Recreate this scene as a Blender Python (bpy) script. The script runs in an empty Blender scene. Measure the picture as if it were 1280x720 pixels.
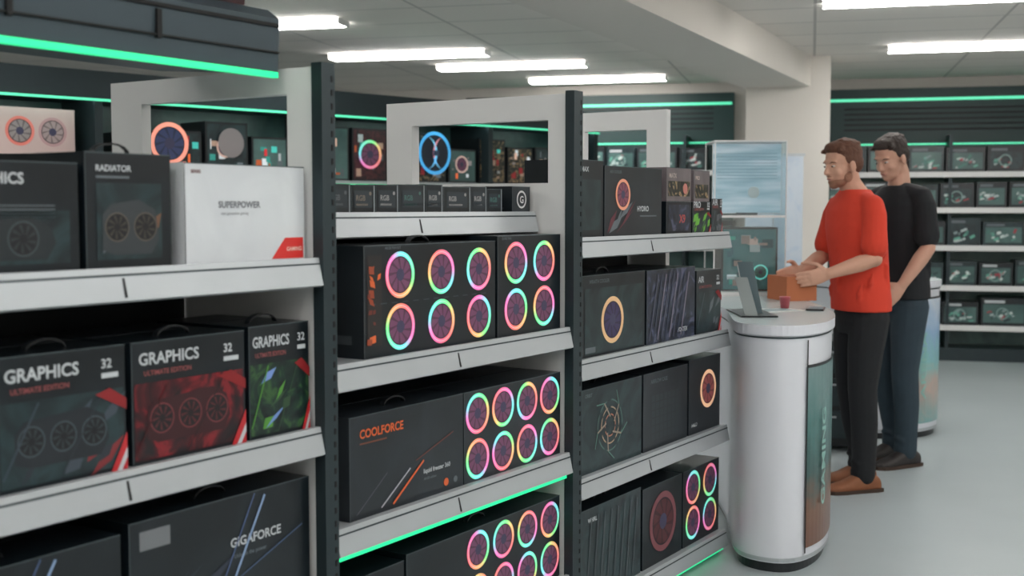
import bpy, bmesh, math, random, colorsys
from mathutils import Vector, Matrix
R=random.Random(7)
C=bpy.context.scene.collection

def lin(r,g,b):
    f=lambda c:(c/255/12.92) if c<=10 else ((c/255+0.055)/1.055)**2.4
    return (f(r),f(g),f(b),1)

# ---------------------------------------------------------------- materials
def newmat(name):
    m=bpy.data.materials.new(name); m.use_nodes=True
    return m,m.node_tree.nodes,m.node_tree.links,m.node_tree.nodes['Principled BSDF']
def pmat(name,col,rough=0.5,metal=0,noise=0.0,scale=20,bump=0.0,emit=None,es=0,coat=0):
    m,n,l,p=newmat(name)
    p.inputs['Base Color'].default_value=col; p.inputs['Roughness'].default_value=rough
    p.inputs['Metallic'].default_value=metal
    if coat: p.inputs['Coat Weight'].default_value=coat
    tc=n.new('ShaderNodeTexCoord'); nz=n.new('ShaderNodeTexNoise'); nz.inputs['Scale'].default_value=scale
    nz.inputs['Detail'].default_value=4
    l.new(tc.outputs['Object'],nz.inputs['Vector'])
    if noise:
        mx=n.new('ShaderNodeMix'); mx.data_type='RGBA'
        mx.inputs[6].default_value=tuple(c*(1-noise) for c in col[:3])+(1,)
        mx.inputs[7].default_value=tuple(min(1,c*(1+noise)) for c in col[:3])+(1,)
        l.new(nz.outputs['Fac'],mx.inputs[0]); l.new(mx.outputs[2],p.inputs['Base Color'])
    if bump:
        b=n.new('ShaderNodeBump'); b.inputs['Strength'].default_value=bump; b.inputs['Distance'].default_value=0.01
        l.new(nz.outputs['Fac'],b.inputs['Height']); l.new(b.outputs['Normal'],p.inputs['Normal'])
    if emit:
        p.inputs['Emission Color'].default_value=emit; p.inputs['Emission Strength'].default_value=es
    return m
def vcol(name,rough=0.4,es=0):
    m,n,l,p=newmat(name)
    a=n.new('ShaderNodeAttribute'); a.attribute_name='Col'
    l.new(a.outputs['Color'],p.inputs['Base Color']); p.inputs['Roughness'].default_value=rough
    if es:
        l.new(a.outputs['Color'],p.inputs['Emission Color']); p.inputs['Emission Strength'].default_value=es
    return m
def artmat(name,stops,scale=6,dist=2.0,rough=0.3,es=0):
    m,n,l,p=newmat(name)
    tc=n.new('ShaderNodeTexCoord'); nz=n.new('ShaderNodeTexNoise'); nz.inputs['Scale'].default_value=scale
    nz.inputs['Detail'].default_value=5; nz.inputs['Distortion'].default_value=dist
    cr=n.new('ShaderNodeValToRGB')
    e=cr.color_ramp.elements
    e[0].position=stops[0][0]; e[0].color=stops[0][1]; e[1].position=stops[-1][0]; e[1].color=stops[-1][1]
    for s in stops[1:-1]:
        x=e.new(s[0]); x.color=s[1]
    l.new(tc.outputs['Object'],nz.inputs['Vector']); l.new(nz.outputs['Fac'],cr.inputs['Fac']); l.new(cr.outputs['Color'],p.inputs['Base Color'])
    p.inputs['Roughness'].default_value=rough
    if es:
        l.new(cr.outputs['Color'],p.inputs['Emission Color']); p.inputs['Emission Strength'].default_value=es
    return m

PRINT=vcol('print_ink',0.4); GLOW=vcol('added_glow_colour',0.4,0.62)  # second one: emission added so printed fan rings look lit; display lights share it
K=lin(18,24,28); K2=lin(34,42,48)
BLACKCARD=artmat('black_cardboard',[(0.3,lin(12,19,24)),(0.7,lin(22,31,37))],5,1)
GREYCARD=artmat('charcoal_cardboard',[(0.3,lin(24,30,35)),(0.7,lin(38,45,51))],5,1)
WHITECARD=artmat('white_cardboard',[(0.3,lin(200,205,210)),(0.7,lin(214,219,223))],5,1)
BROWNCARD=artmat('taupe_cardboard',[(0.3,lin(95,88,92)),(0.7,lin(125,116,118))],5,1)
ART_RED=artmat('art_red',[(0.35,lin(20,18,23)),(0.5,lin(66,16,24)),(0.62,lin(128,28,38)),(0.75,lin(30,18,22))],7,3)
ART_GREEN=artmat('art_green',[(0.35,lin(16,26,28)),(0.52,lin(22,48,40)),(0.62,lin(52,88,48)),(0.75,lin(18,32,32))],9,4)
ART_GOLD=artmat('art_gold',[(0.4,lin(16,22,24)),(0.55,lin(60,62,50)),(0.62,lin(180,150,110)),(0.7,lin(25,30,32))],9,5)
ART_BLUE=artmat('art_blue',[(0.35,lin(20,26,34)),(0.55,lin(44,52,70)),(0.65,lin(90,94,120)),(0.78,lin(30,36,48))],8,3)
ART_TEAL=artmat('art_teal',[(0.3,lin(17,25,30)),(0.6,lin(38,58,62)),(0.8,lin(22,32,36))],6,2)
ART_DRED=artmat('art_dark_red',[(0.35,lin(28,24,28)),(0.6,lin(84,40,46)),(0.75,lin(36,26,30))],12,2)
STEEL=pmat('shelf_steel',lin(176,182,186),0.32,0.3,0.06,8)
DARKMETAL=pmat('dark_teal_metal',lin(46,58,62),0.45,0.4,0.1,30)
CANOPY=pmat('canopy_metal',lin(58,72,80),0.5,0.2,0.1,10)
BACKP=pmat('gondola_back',lin(18,25,29),0.6,0,0.15,10)
CABBACK=artmat('cabinet_back_lit_tone',[(0.3,lin(34,58,60)),(0.7,lin(88,122,118))],2,1)  # lit cabinet interior put into a lighter teal; reused as box print
WHITEP=pmat('white_laminate',lin(224,225,225),0.4,0,0.03,3)
GREENLED=pmat('green_led',lin(30,200,120),0.4,emit=(0.015,0.62,0.25,1),es=1.4)
CYANLED=pmat('teal_led',lin(90,210,170),0.4,emit=(0.10,0.75,0.42,1),es=0.9)
PANEL=pmat('light_diffuser',(1,1,1,1),0.5,emit=(1,0.968,0.93,1),es=25)
SLOT=pmat('slot_black',lin(10,13,15),0.7)
BLACKPL=pmat('black_plastic',lin(26,30,34),0.35)

# ---------------------------------------------------------------- mesh builder
TXT={}
def textpolys(s):
    if s in TXT: return TXT[s]
    cu=bpy.data.curves.new('t','FONT'); cu.body=s; cu.offset=0.022; cu.resolution_u=3
    ob=bpy.data.objects.new('t',cu); C.objects.link(ob)
    dg=bpy.context.evaluated_depsgraph_get(); dg.update()
    me=ob.evaluated_get(dg).to_mesh()
    vs=[(v.co.x,v.co.y) for v in me.vertices]; ps=[tuple(p.vertices) for p in me.polygons]
    ob.evaluated_get(dg).to_mesh_clear()
    bpy.data.objects.remove(ob); bpy.data.curves.remove(cu)
    x0=min(v[0] for v in vs); w=max(v[0] for v in vs)-x0
    TXT[s]=([((v[0]-x0)/0.7,v[1]/0.7) for v in vs],ps,w/0.7)
    return TXT[s]
class MB:
    def __init__(s):
        s.bm=bmesh.new(); s.col=s.bm.loops.layers.float_color.new('Col'); s.mats=[]
    def mi(s,m):
        if m not in s.mats: s.mats.append(m)
        return s.mats.index(m)
    def face(s,pts,mat,col=(1,1,1,1),cols=None):
        vs=[s.bm.verts.new(p) for p in pts]
        f=s.bm.faces.new(vs); f.material_index=s.mi(mat)
        for i,lp in enumerate(f.loops): lp[s.col]=cols[i] if cols else col
        return f
    def box(s,x0,x1,y0,y1,z0,z1,mat,col=(1,1,1,1),front=None,top=None):
        v=[s.bm.verts.new(p) for p in [(x0,y0,z0),(x1,y0,z0),(x1,y1,z0),(x0,y1,z0),(x0,y0,z1),(x1,y0,z1),(x1,y1,z1),(x0,y1,z1)]]
        for k,idx in enumerate([(0,1,5,4),(1,2,6,5),(2,3,7,6),(3,0,4,7),(4,5,6,7),(3,2,1,0)]):
            mm=front if (front and k==0) else (top if (top and k==4) else mat)
            f=s.bm.faces.new([v[i] for i in idx]); f.material_index=s.mi(mm)
            for lp in f.loops: lp[s.col]=col
    def rect(s,x0,x1,z0,z1,mat,col=(1,1,1,1),y=-0.0012,cols=None):
        s.face([(x0,y,z0),(x1,y,z0),(x1,y,z1),(x0,y,z1)],mat,col,cols)
    def poly(s,pts,mat,col,y=-0.0012):
        s.face([(p[0],y,p[1]) for p in pts],mat,col)
    def prism(s,prof,x0,x1,mat,col=(1,1,1,1)):
        a=[s.bm.verts.new((x0,p[0],p[1])) for p in prof]; b=[s.bm.verts.new((x1,p[0],p[1])) for p in prof]
        n=len(prof); fs=[s.bm.faces.new(a),s.bm.faces.new(b[::-1])]
        for i in range(n): fs.append(s.bm.faces.new([a[i],b[i],b[(i+1)%n],a[(i+1)%n]]))
        for f in fs:
            f.material_index=s.mi(mat)
            for lp in f.loops: lp[s.col]=col
    def ring(s,cx,cz,r0,r1,mat,cf,y=-0.002,n=32):
        for i in range(n):
            a0=2*math.pi*i/n; a1=2*math.pi*(i+1)/n
            p=[(cx+math.cos(a)*r,y,cz+math.sin(a)*r) for a,r in((a0,r0),(a0,r1),(a1,r1),(a1,r0))]
            c0=cf(i/n); c1=cf(((i+1)%n)/n)
            s.face(p,mat,cols=[c0,c0,c1,c1])
    def disk(s,cx,cz,r,mat,col,y=-0.0016,n=24):
        s.face([(cx+math.cos(2*math.pi*i/n)*r,y,cz+math.sin(2*math.pi*i/n)*r) for i in range(n)],mat,col)
    def fan(s,cx,cz,r,phase=0,sat=0.70,mono=None,y=-0.002,inner=lin(120,72,104)):
        hs=[0.93,0.97,1.0,1.05,1.10,1.36,1.42,1.47,1.52,1.90]
        def cf(t):
            if mono: return mono
            u=((t+phase)%1)*len(hs); i=int(u)%len(hs); f=u-int(u)
            c0=colorsys.hsv_to_rgb(hs[i]%1,sat,0.82); c1=colorsys.hsv_to_rgb(hs[(i+1)%len(hs)]%1,sat,0.82)
            return tuple((c0[k]*(1-f)+c1[k]*f)**1.35 for k in range(3))+(1,)
        s.disk(cx,cz,r*0.8,PRINT,inner,y+0.0006)
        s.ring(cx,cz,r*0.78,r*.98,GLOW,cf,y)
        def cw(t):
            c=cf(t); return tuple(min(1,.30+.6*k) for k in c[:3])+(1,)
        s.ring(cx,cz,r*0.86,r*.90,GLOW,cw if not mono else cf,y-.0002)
        s.ring(cx,cz,r*0.73,r*0.78,PRINT,lambda t:lin(34,30,42),y)
        for i in range(9):
            a=2*math.pi*i/9+phase
            p=[(cx+math.cos(a+o)*r*q,cz+math.sin(a+o)*r*q) for o,q in((0,0.25),(0.35,0.72),(0.55,0.72),(0.2,0.25))]
            s.poly(p,PRINT,tuple(k*.5 for k in inner[:3])+(1,),y+0.0002)
        s.disk(cx,cz,r*0.26,PRINT,lin(64,62,90),y-0.0003)
    def text(s,t,x,z,h,mat,col,y=-0.0016,maxw=None,vert=False):
        vs,ps,w=textpolys(t); k=h
        kx=h
        if maxw and w*h>maxw: kx=maxw/w
        def P(v):
            if vert: return (x-v[1]*k,y,z+v[0]*kx)
            return (x+v[0]*kx,y,z+v[1]*k)
        bv=[s.bm.verts.new(P(v)) for v in vs]
        for p in ps:
            try: f=s.bm.faces.new([bv[i] for i in p])
            except ValueError: continue
            f.material_index=s.mi(mat)
            for lp in f.loops: lp[s.col]=col
    def done(s,name,loc=(0,0,0),rz=0,parent=None,smooth=False):
        me=bpy.data.meshes.new(name); s.bm.to_mesh(me); s.bm.free()
        for m in s.mats: me.materials.append(m)
        if smooth:
            for p in me.polygons: p.use_smooth=True
        ob=bpy.data.objects.new(name,me); C.objects.link(ob)
        ob.location=loc; ob.rotation_euler=(0,0,rz)
        if parent: ob.parent=parent
        return ob
def empty(name,loc=(0,0,0),rz=0):
    e=bpy.data.objects.new(name,None); C.objects.link(e); e.location=loc; e.rotation_euler=(0,0,rz); e.empty_display_size=0.1
    return e

# ---------------------------------------------------------------- room
CEIL=2.665
def plain(name,pts,mat):
    b=MB(); b.face(pts,mat); return b.done(name)
m,n,l,p=newmat('grey_vinyl_floor')
tc=n.new('ShaderNodeTexCoord'); nz=n.new('ShaderNodeTexNoise'); nz.inputs['Scale'].default_value=1.3; nz.inputs['Detail'].default_value=6
cr=n.new('ShaderNodeValToRGB'); cr.color_ramp.elements[0].color=lin(156,167,171); cr.color_ramp.elements[1].color=lin(174,184,187)
l.new(tc.outputs['Object'],nz.inputs['Vector']); l.new(nz.outputs['Fac'],cr.inputs['Fac']); l.new(cr.outputs['Color'],p.inputs['Base Color'])
p.inputs['Roughness'].default_value=0.38
FLOOR=m
def wy(x): return 12.58-0.25*x
XL,XR,YN=-7.5,6.6,-2.5
b=MB(); b.face([(XL,YN,0),(XR,YN,0),(XR,wy(XR),0),(XL,wy(XL),0)],FLOOR); b.done('floor')
m,n,l,p=newmat('ceiling_tiles')
tc=n.new('ShaderNodeTexCoord'); mp=n.new('ShaderNodeMapping'); mp.inputs['Rotation'].default_value=(0,0,math.radians(14))
br=n.new('ShaderNodeTexBrick'); br.offset=0; br.inputs['Scale'].default_value=1
br.inputs['Brick Width'].default_value=1.2; br.inputs['Row Height'].default_value=0.6; br.inputs['Mortar Size'].default_value=0.010
br.inputs['Color1'].default_value=lin(234,229,223); br.inputs['Color2'].default_value=lin(229,224,218); br.inputs['Mortar'].default_value=lin(190,186,182)
l.new(tc.outputs['Object'],mp.inputs['Vector']); l.new(mp.outputs['Vector'],br.inputs['Vector']); l.new(br.outputs['Color'],p.inputs['Base Color'])
p.inputs['Roughness'].default_value=0.85
b=MB(); b.face([(XL,YN,CEIL),(XL,wy(XL),CEIL),(XR,wy(XR),CEIL),(XR,YN,CEIL)],m); b.done('ceiling')
WALL=pmat('painted_wall',lin(200,196,190),0.8,0,0.04,2)
plain('wall_far',[(XL,wy(XL),0),(XR,wy(XR),0),(XR,wy(XR),CEIL),(XL,wy(XL),CEIL)],WALL)
plain('wall_left',[(XL,YN,0),(XL,wy(XL),0),(XL,wy(XL),CEIL),(XL,YN,CEIL)],WALL)
plain('wall_right',[(XR,YN,0),(XR,wy(XR),0),(XR,wy(XR),CEIL),(XR,YN,CEIL)],WALL)
plain('wall_near',[(XL,YN,0),(XR,YN,0),(XR,YN,CEIL),(XL,YN,CEIL)],WALL)
RW=-math.atan(0.25)
BEAM=pmat('beam_paint',lin(224,219,212),0.8,0,0.03,2)
b=MB()
def bx(y): return -0.06+(y-5.8)*0.46
lo,hi=2.42,CEIL
v=[(bx(1.0),1.0),(bx(1.0)+.55,1.0),(bx(10.25)+.6,10.25),(bx(10.25),10.25)]
b.face([(x,y,lo) for x,y in v],BEAM)
for i in range(4):
    (x0,y0),(x1,y1)=v[i],v[(i+1)%4]
    b.face([(x0,y0,lo),(x1,y1,lo),(x1,y1,hi),(x0,y0,hi)],BEAM)
b.done('ceiling_beam')
b=MB(); b.box(-0.34,0.34,0,0.6,0,CEIL,BEAM); b.box(-0.35,0.35,-0.012,0.61,0,0.1,WHITEP); b.done('structural_column',(2.28,10.0,0),RW)
def light(x,y,L=1.3,W=0.18):
    b=MB()
    b.box(-L/2,L/2,-W/2,W/2,2.628,CEIL-.002,PANEL)
    for sx in(-L/2-.008,L/2): b.box(sx,sx+.008,-W/2-.004,W/2+.004,2.624,CEIL-.001,WHITEP)
    b.done('ceiling_light_panel',(x,y,0),RW)
for x,y in [(-.83,9.76),(0,10.5),(.82,11.6),(3.55,9.25),(2.5,7.15),(-1.75,8.2),(-3.6,9.0),
            (-3.4,6.4),(-1.0,5.4),(3.3,4.9),(-2.6,3.4),(1.7,2.9),(3.6,1.6),(-.9,0.6),(.9,1.0),(-3.2,0.4),(1.6,-.8),(5.2,6.5),(-.4,-.9),(2.4,1.1),(4.9,3.6)]:  # this row: panels out of view, added to brighten aisle and shelves
    light(x,y)

# ---------------------------------------------------------------- gondola shelving
GO=(-0.419,2.86); TH=math.radians(57); U=(math.cos(TH),math.sin(TH)); N=(-U[1],U[0])
def W(t,s): return (GO[0]+U[0]*t+N[0]*s, GO[1]+U[1]*t+N[1]*s)
def shelf(b,t0,t1,z,s0=0.0,s1=0.46,led=False,lip=0.06):
    b.box(t0,t1,s0+.012,s1,z-.022,z,STEEL)
    b.prism([(s0,z+.004),(s0-.014,z-lip),(s0-.006,z-lip-.004),(s0+.012,z-.022),(s0+.012,z+.004)],t0,t1,STEEL)
    b.prism([(s0-.0035,z-.008),(s0-.0045,z-.012),(s0-.001,z-.012),(s0-.001,z-.008)],t0,t1,DARKMETAL)
    t=t0+.5
    while t<t1-.1:
        b.prism([(s0-.0045,z-.016),(s0-.0145,z-.054),(s0-.013,z-.054),(s0-.003,z-.016)],t,t+.006,SLOT)
        t+=.62
    if led: b.box(t0+.01,t1-.01,s0+.004,s0+.016,z-lip-.018,z-lip-.008,GREENLED)
def gondola(t0,t1,zs,topset,led=(),depth=0.46):
    e=empty('gondola_shelf_unit',(GO[0],GO[1],0),TH)
    b=MB()
    for i,z in enumerate(zs):
        s0=topset if i==0 else 0.0
        shelf(b,t0,t1,z,s0,depth,led=i in led)
        for tt in (t0,t1-.006): b.prism([(s0+.02,z-.022),(depth,z-.022),(depth,z-.09)],tt,tt+.006,DARKMETAL)
    b.done('shelves',parent=e)
    b=MB(); b.box(t0,t1,depth,depth+.03,0.02,zs[0],BACKP); b.box(t0,t1,0.03,depth,0,0.04,DARKMETAL)
    b.done('back_panel',parent=e)
    return e
g1=gondola(-1.75,-.061,[1.30,.90,.50,.12],0.0)
g2=gondola(-.011,1.106,[1.405,1.04,.638,.24],0.13,led=(2,))
g3=gondola(1.165,2.38,[1.322,.925,.535,.10],0.0,led=(3,))
def divider(e,t0,t1,s0,s1,top,oz0,oz1,os0,os1,post=True):
    b=MB()
    b.box(t0+.008,t1-.008,s0,s1,0,oz0,WHITEP); b.box(t0+.008,t1-.008,s0,s1,oz1,top,WHITEP)
    b.box(t0+.008,t1-.008,s0,os0,oz0,oz1,WHITEP); b.box(t0+.008,t1-.008,os1,s1,oz0,oz1,WHITEP)
    b.done('divider_frame',parent=e)
    if post:
        b=MB(); b.box(t0,t1,-.012,.020,0,top+.008,DARKMETAL)
        z=.05
        while z<top-.03:
            b.box(t1-.014,t1-.008,-.0135,-.011,z,z+.014,SLOT); z+=.032
        b.done('upright_post',parent=e)
divider(g1,-.059,-.013,.020,.74,1.750,1.50,1.69,.105,.62)
divider(g2,1.108,1.163,.020,.745,1.78,1.50,1.70,.088,.634)
divider(g3,2.385,2.435,.287,.74,1.83,1.52,1.75,.38,.68,post=False)
# canopy above first bay
b=MB()
b.prism([(.10,1.738),(.093,1.86),(.13,1.885),(.50,1.885),(.50,1.765),(.14,1.738)],-1.75,-.085,CANOPY)
b.box(-1.75,-.09,.094,.110,1.724,1.737,GREENLED)
b.prism([(.13,1.886),(.12,1.95),(.17,1.97),(.5,1.97),(.5,1.886)],-1.75,-.16,ART_DRED)
b.prism([(.16,1.972),(.17,2.07),(.5,2.07),(.5,1.972)],-1.75,-.24,CANOPY)
for t in (-1.5,-1.15,-.8,-.45): b.box(t,t+.012,.088,.1,1.775,1.835,SLOT)
b.box(-1.75,-.09,.090,.099,1.78,1.784,SLOT); b.box(-1.75,-.09,.088,.099,1.84,1.848,SLOT)
for i in range(26):
    t=-1.7+i*.06
    b.box(t,t+R.uniform(.01,.03),.12,.124,R.uniform(1.895,1.91),R.uniform(1.92,1.945),PRINT,R.choice([lin(140,60,60),lin(70,90,110),lin(150,120,100),lin(60,50,60)]))
b.done('light_canopy',(GO[0],GO[1],0),TH)

# ---------------------------------------------------------------- products
TITLE=lin(186,192,196)
def product(name,t0,t1,z,h,decor=None,body=BLACKCARD,front=None,s=0.03,d=0.3,handle=False):
    w=t1-t0; b=MB()
    b.box(0,w,0,d,0,h,body,front=front)
    b.box(0.004,w-.004,d*.5-.002,d*.5+.002,h,h+.0008,PRINT,K2)
    b.rect(0,w,h-.002,h,PRINT,lin(72,84,88)); b.rect(0,.002,0,h,PRINT,lin(64,74,78))  # lit top and left box edges put into the print as lighter lines
    b.face([(-.001,d*.85,h*.12),(-.001,d*.15,h*.12),(-.001,d*.15,h*.2),(-.001,d*.85,h*.2)],PRINT,lin(60,66,70))
    if decor: decor(b,w,h)
    if handle:
        c=w/2
        for i in range(8):
            a0=math.pi*i/8; a1=math.pi*(i+1)/8
            p0=(c-math.cos(a0)*.045,h+math.sin(a0)*.022); p1=(c-math.cos(a1)*.045,h+math.sin(a1)*.022)
            b.face([(p0[0],.05,p0[1]),(p1[0],.05,p1[1]),(p1[0],.065,p1[1]),(p0[0],.065,p0[1])],BLACKPL)
            b.face([(p0[0],.05,p0[1]-.004),(p1[0],.05,p1[1]-.004),(p1[0],.05,p1[1]),(p0[0],.05,p0[1])],BLACKPL)
    x,y=W(t0,s)
    return b.done(name,(x,y,z+.0005),TH)
def shards(b,w,h,cols,n,seed,x0=.1,x1=.95,z0=.08,z1=.7,mat=PRINT):
    r=random.Random(seed)
    for i in range(n):
        cx=w*r.uniform(x0,x1); cz=h*r.uniform(z0,z1); a=r.uniform(.5,1.0); L=r.uniform(.06,.2)*w; t=r.uniform(.003,.012)
        dx,dz=math.cos(a)*L,math.sin(a)*L
        pts=[(cx-dx,cz-dz),(cx+t,cz-t),(cx+dx,cz+dz),(cx-t,cz+t)]
        pts=[(min(w,max(0,px)),min(h,max(0,pz))) for px,pz in pts]
        b.poly(pts,mat,cols[i%len(cols)],-.0014-.0001*i)
def hexline(b,x0,z0,x1,z1,t,mat,col,y=-.0022):
    dx,dz=x1-x0,z1-z0; L=math.hypot(dx,dz); nx,nz=-dz/L*t,dx/L*t
    b.poly([(x0-nx,z0-nz),(x1-nx,z1-nz),(x1+nx,z1+nz),(x0+nx,z0+nz)],mat,col,y)
RED=lin(180,40,46); ORG=lin(215,100,52); GRN=lin(100,170,60); BLU=lin(110,140,200); GRY=lin(95,104,110)

def cardart(b,w,h,c1,c2,z0=.16,z1=.55,x0=.12,x1=.85):
    X0,X1,Z0,Z1=w*x0,w*x1,h*z0,h*z1
    b.poly([(X0,Z0+.01),(X0+.03,Z0),(X1-.02,Z0),(X1,Z0+.03),(X1-.01,Z1-.02),(X1-.05,Z1),(X0+.02,Z1-.01),(X0,Z1-.03)],PRINT,c1,-.0024)
    nn=3 if (X1-X0)>.2 else 2; rr=min((Z1-Z0)*.42,(X1-X0)/nn*.42)
    for i in range(nn):
        cx=X0+(X1-X0)*(i+.5)/nn; cz=(Z0+Z1)/2
        b.disk(cx,cz,rr,PRINT,lin(16,18,22),-.0026); b.ring(cx,cz,rr*.90,rr,PRINT,lambda t:c2,-.0028)
        for k in range(9):
            a=k*.698
            b.poly([(cx+math.cos(a+o)*rr*q,cz+math.sin(a+o)*rr*q) for o,q in((0,.25),(.3,.8),(.55,.8),(.3,.25))],PRINT,tuple(x*.5 for x in c2[:3])+(1,),-.0030)
# bay 1 top
def d(b,w,h):
    b.text('GRAPHICS',w*.52,h*.80,.020,PRINT,TITLE,maxw=w*.38)
    b.text('EXTREME',w*.52,h*.70,.010,PRINT,GRY); b.rect(w*.05,w*.96,h*.08,h*.56,ART_TEAL)
    for i in range(4): b.rect(w*.54,w*.9,h*(.60-.035*i),h*(.61-.035*i),PRINT,GRY)
    cardart(b,w,h,lin(30,38,42),lin(60,70,74),.12,.5,.1,.9)
product('graphics_card_box',-1.22,-.70,1.30,.205,d,handle=True)
product('graphics_card_box',-1.73,-1.24,1.30,.2,d)
def d(b,w,h):
    b.rect(w*.12,w*.88,h*.08,h*.74,ART_TEAL); cardart(b,w,h,lin(50,56,60),lin(84,78,70),.12,.6,.18,.84); shards(b,w,h,[lin(110,80,60),GRY],5,3,.2,.8,.2,.6)
    b.text('RADIATOR',w*.12,h*.84,.012,PRINT,TITLE,maxw=w*.5); b.rect(w*.12,w*.5,h*.78,h*.80,PRINT,GRY)
product('power_supply_box',-.685,-.475,1.30,.228,d,handle=True)
def d(b,w,h):
    b.text('SUPERPOWER',w*.26,h*.56,.014,PRINT,lin(120,124,130),maxw=w*.5); b.text('next generation gaming',w*.28,h*.49,.006,PRINT,lin(150,154,160))
    b.text('SERIES',w*.05,h*.90,.007,PRINT,lin(110,60,64))
    b.poly([(w*.70,0.004),(w*.985,0.004),(w*.985,h*.24),(w*.82,h*.24)],PRINT,lin(215,52,48)); b.text('GAMING',w*.83,h*.10,.009,PRINT,lin(240,200,190),y=-.002)
product('motherboard_box',-.435,-.072,1.30,.215,d,body=WHITECARD,s=.035,d=.26)
# bay 1 middle
def dm(art,cols,seed,t='GRAPHICS',card=None):
    def d(b,w,h):
        b.rect(w*.02,w*.98,h*.03,h*.66,art); shards(b,w,h,cols,7,seed,.12,.9,.12,.55)
        if card: cardart(b,w,h,card[0],card[1])
        b.text(t,w*.06,h*.81,.024,PRINT,TITLE,maxw=w*.60); b.text('ULTIMATE EDITION',w*.10,h*.72,.010,PRINT,lin(140,76,76),maxw=w*.5)
        b.text('32',w*.80,h*.83,.018,PRINT,TITLE); b.rect(w*.80,w*.94,h*.75,h*.79,PRINT,TITLE)
        b.poly([(w*.86,0),(w,0),(w,h*.30)],PRINT,RED,-.0034); b.poly([(w*.91,0.0),(w*.95,0),(w,h*.10),(w,h*.18)],PRINT,TITLE,-.0038)
        b.poly([(w*.74,h*.63),(w,h*.48),(w,h*.57),(w*.86,h*.67)],PRINT,tuple(x*.5 for x in RED[:3])+(1,),-.0033)
        hexline(b,w*.03,h*.10,w*.30,h*.64,.0018,PRINT,cols[0],-.0032); hexline(b,w*.45,h*.03,w*.80,h*.64,.0012,PRINT,cols[-1],-.0032)
    return d
product('graphics_card_box',-1.72,-1.21,.90,.25,dm(ART_TEAL,[RED,GRY],1),handle=True)
product('graphics_card_box',-1.19,-.895,.90,.25,dm(ART_DRED,[lin(90,26,32),GRY],2,card=(lin(40,34,38),lin(120,50,54))),handle=True)
product('graphics_card_box',-.885,-.60,.90,.25,dm(ART_TEAL,[lin(60,70,80),lin(120,40,44),lin(40,46,54)],5,card=(lin(30,36,42),lin(66,78,84))),handle=True)
product('graphics_card_box',-.585,-.275,.90,.25,dm(ART_RED,[lin(60,14,20),lin(120,20,28),lin(20,16,20)],6,card=(lin(52,18,24),lin(112,50,56))),handle=True)
product('graphics_card_box',-.262,-.068,.90,.255,dm(ART_GREEN,[lin(80,140,56),BLU,lin(50,76,52)],8),handle=True)
# bay 1 bottom
def d(b,w,h):
    hexline(b,w*.45,h*.05,w*.72,h*.95,.003,PRINT,lin(130,155,190)); hexline(b,w*.5,h*.3,w*.95,h*.62,.0015,PRINT,lin(70,90,120))
    hexline(b,w*.38,h*.02,w*.66,h*.98,.0015,PRINT,lin(80,100,140))
    b.text('GIGAFORCE',w*.52,h*.60,.020,PRINT,TITLE,maxw=w*.32); b.text('Unleash the power',w*.54,h*.51,.009,PRINT,GRY)
    b.rect(w*.05,w*.2,h*.78,h*.92,PRINT,lin(110,114,118)); shards(b,w,h,[lin(36,44,52),lin(42,48,62)],6,12,.1,.4,.1,.6)
product('gaming_pc_case_box',-.60,-.072,.50,.285,d,handle=True)
product('gaming_pc_case_box',-1.16,-.62,.50,.27,d,handle=True)
product('gaming_pc_case_box',-.55,-.1,.12,.26,None)
# bay 2 top
t=.03; i=0
while t<.93:
    w_=R.choice([.085,.1,.12,.14])
    if t+w_>.97: w_=.97-t
    col=R.choice([lin(90,96,100),lin(70,110,105),lin(120,110,100),lin(150,150,150)])
    def d(b,w,h,c=col):
        b.rect(w*.12,w*.88,h*.2,h*.8,PRINT,lin(40,50,56)); b.text('RGB',w*.2,h*.45,.014,PRINT,c,maxw=w*.5); b.rect(w*.2,w*.7,h*.27,h*.34,PRINT,c)
        b.disk(w*.8,h*.7,.005,PRINT,c); b.rect(w-.006,w,0,h,PRINT,lin(120,128,132))
    product('memory_kit_box',t,t+w_-.004,1.4055,R.uniform(.072,.082),d,s=.15,d=.14,body=GREYCARD if i%3==1 else BLACKCARD)
    t+=w_; i+=1
def d(b,w,h):
    b.ring(w*.5,h*.5,.022,.028,PRINT,lambda t:lin(215,215,215)); b.text('G',w*.5-.009,h*.5-.011,.022,PRINT,lin(220,220,220))
product('memory_kit_box',.985,1.09,1.4055,.082,d,s=.14,d=.2,body=GREYCARD)
# bay 2, triple fan boxes
def d(b,w,h):
    for j,x in enumerate((.145,.325,.505)):
        for i2,z in enumerate((.072,.207)): b.fan(x,z,.062,phase=.33*j+.55*i2)
    b.rect(.012,.07,.03,.26,PRINT,lin(36,32,32)); shards(b,.07,h,[ORG,lin(150,66,40),lin(110,50,40)],14,4,.2,.9,.1,.85)
    b.text('ARGB FAN KIT',w*.14,h*.962,.007,PRINT,GRY)
    for j in range(12): b.rect(.02+.045*j,.045+.045*j,.135,.1375,PRINT,lin(60,74,78),y=-.0013)
product('case_fan_box',.135,.725,1.04,.285,d,d=.26,handle=True)
def d(b,w,h):
    for j,x in enumerate((.098,.258)):
        for i2,z in enumerate((.078,.217)): b.fan(x,z,.064,phase=.4*j+.35*i2+.5)
    b.text('QUAD FAN',w*.06,h*.962,.007,PRINT,GRY)
product('case_fan_box',.737,1.095,1.04,.298,d,d=.26)
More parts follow.
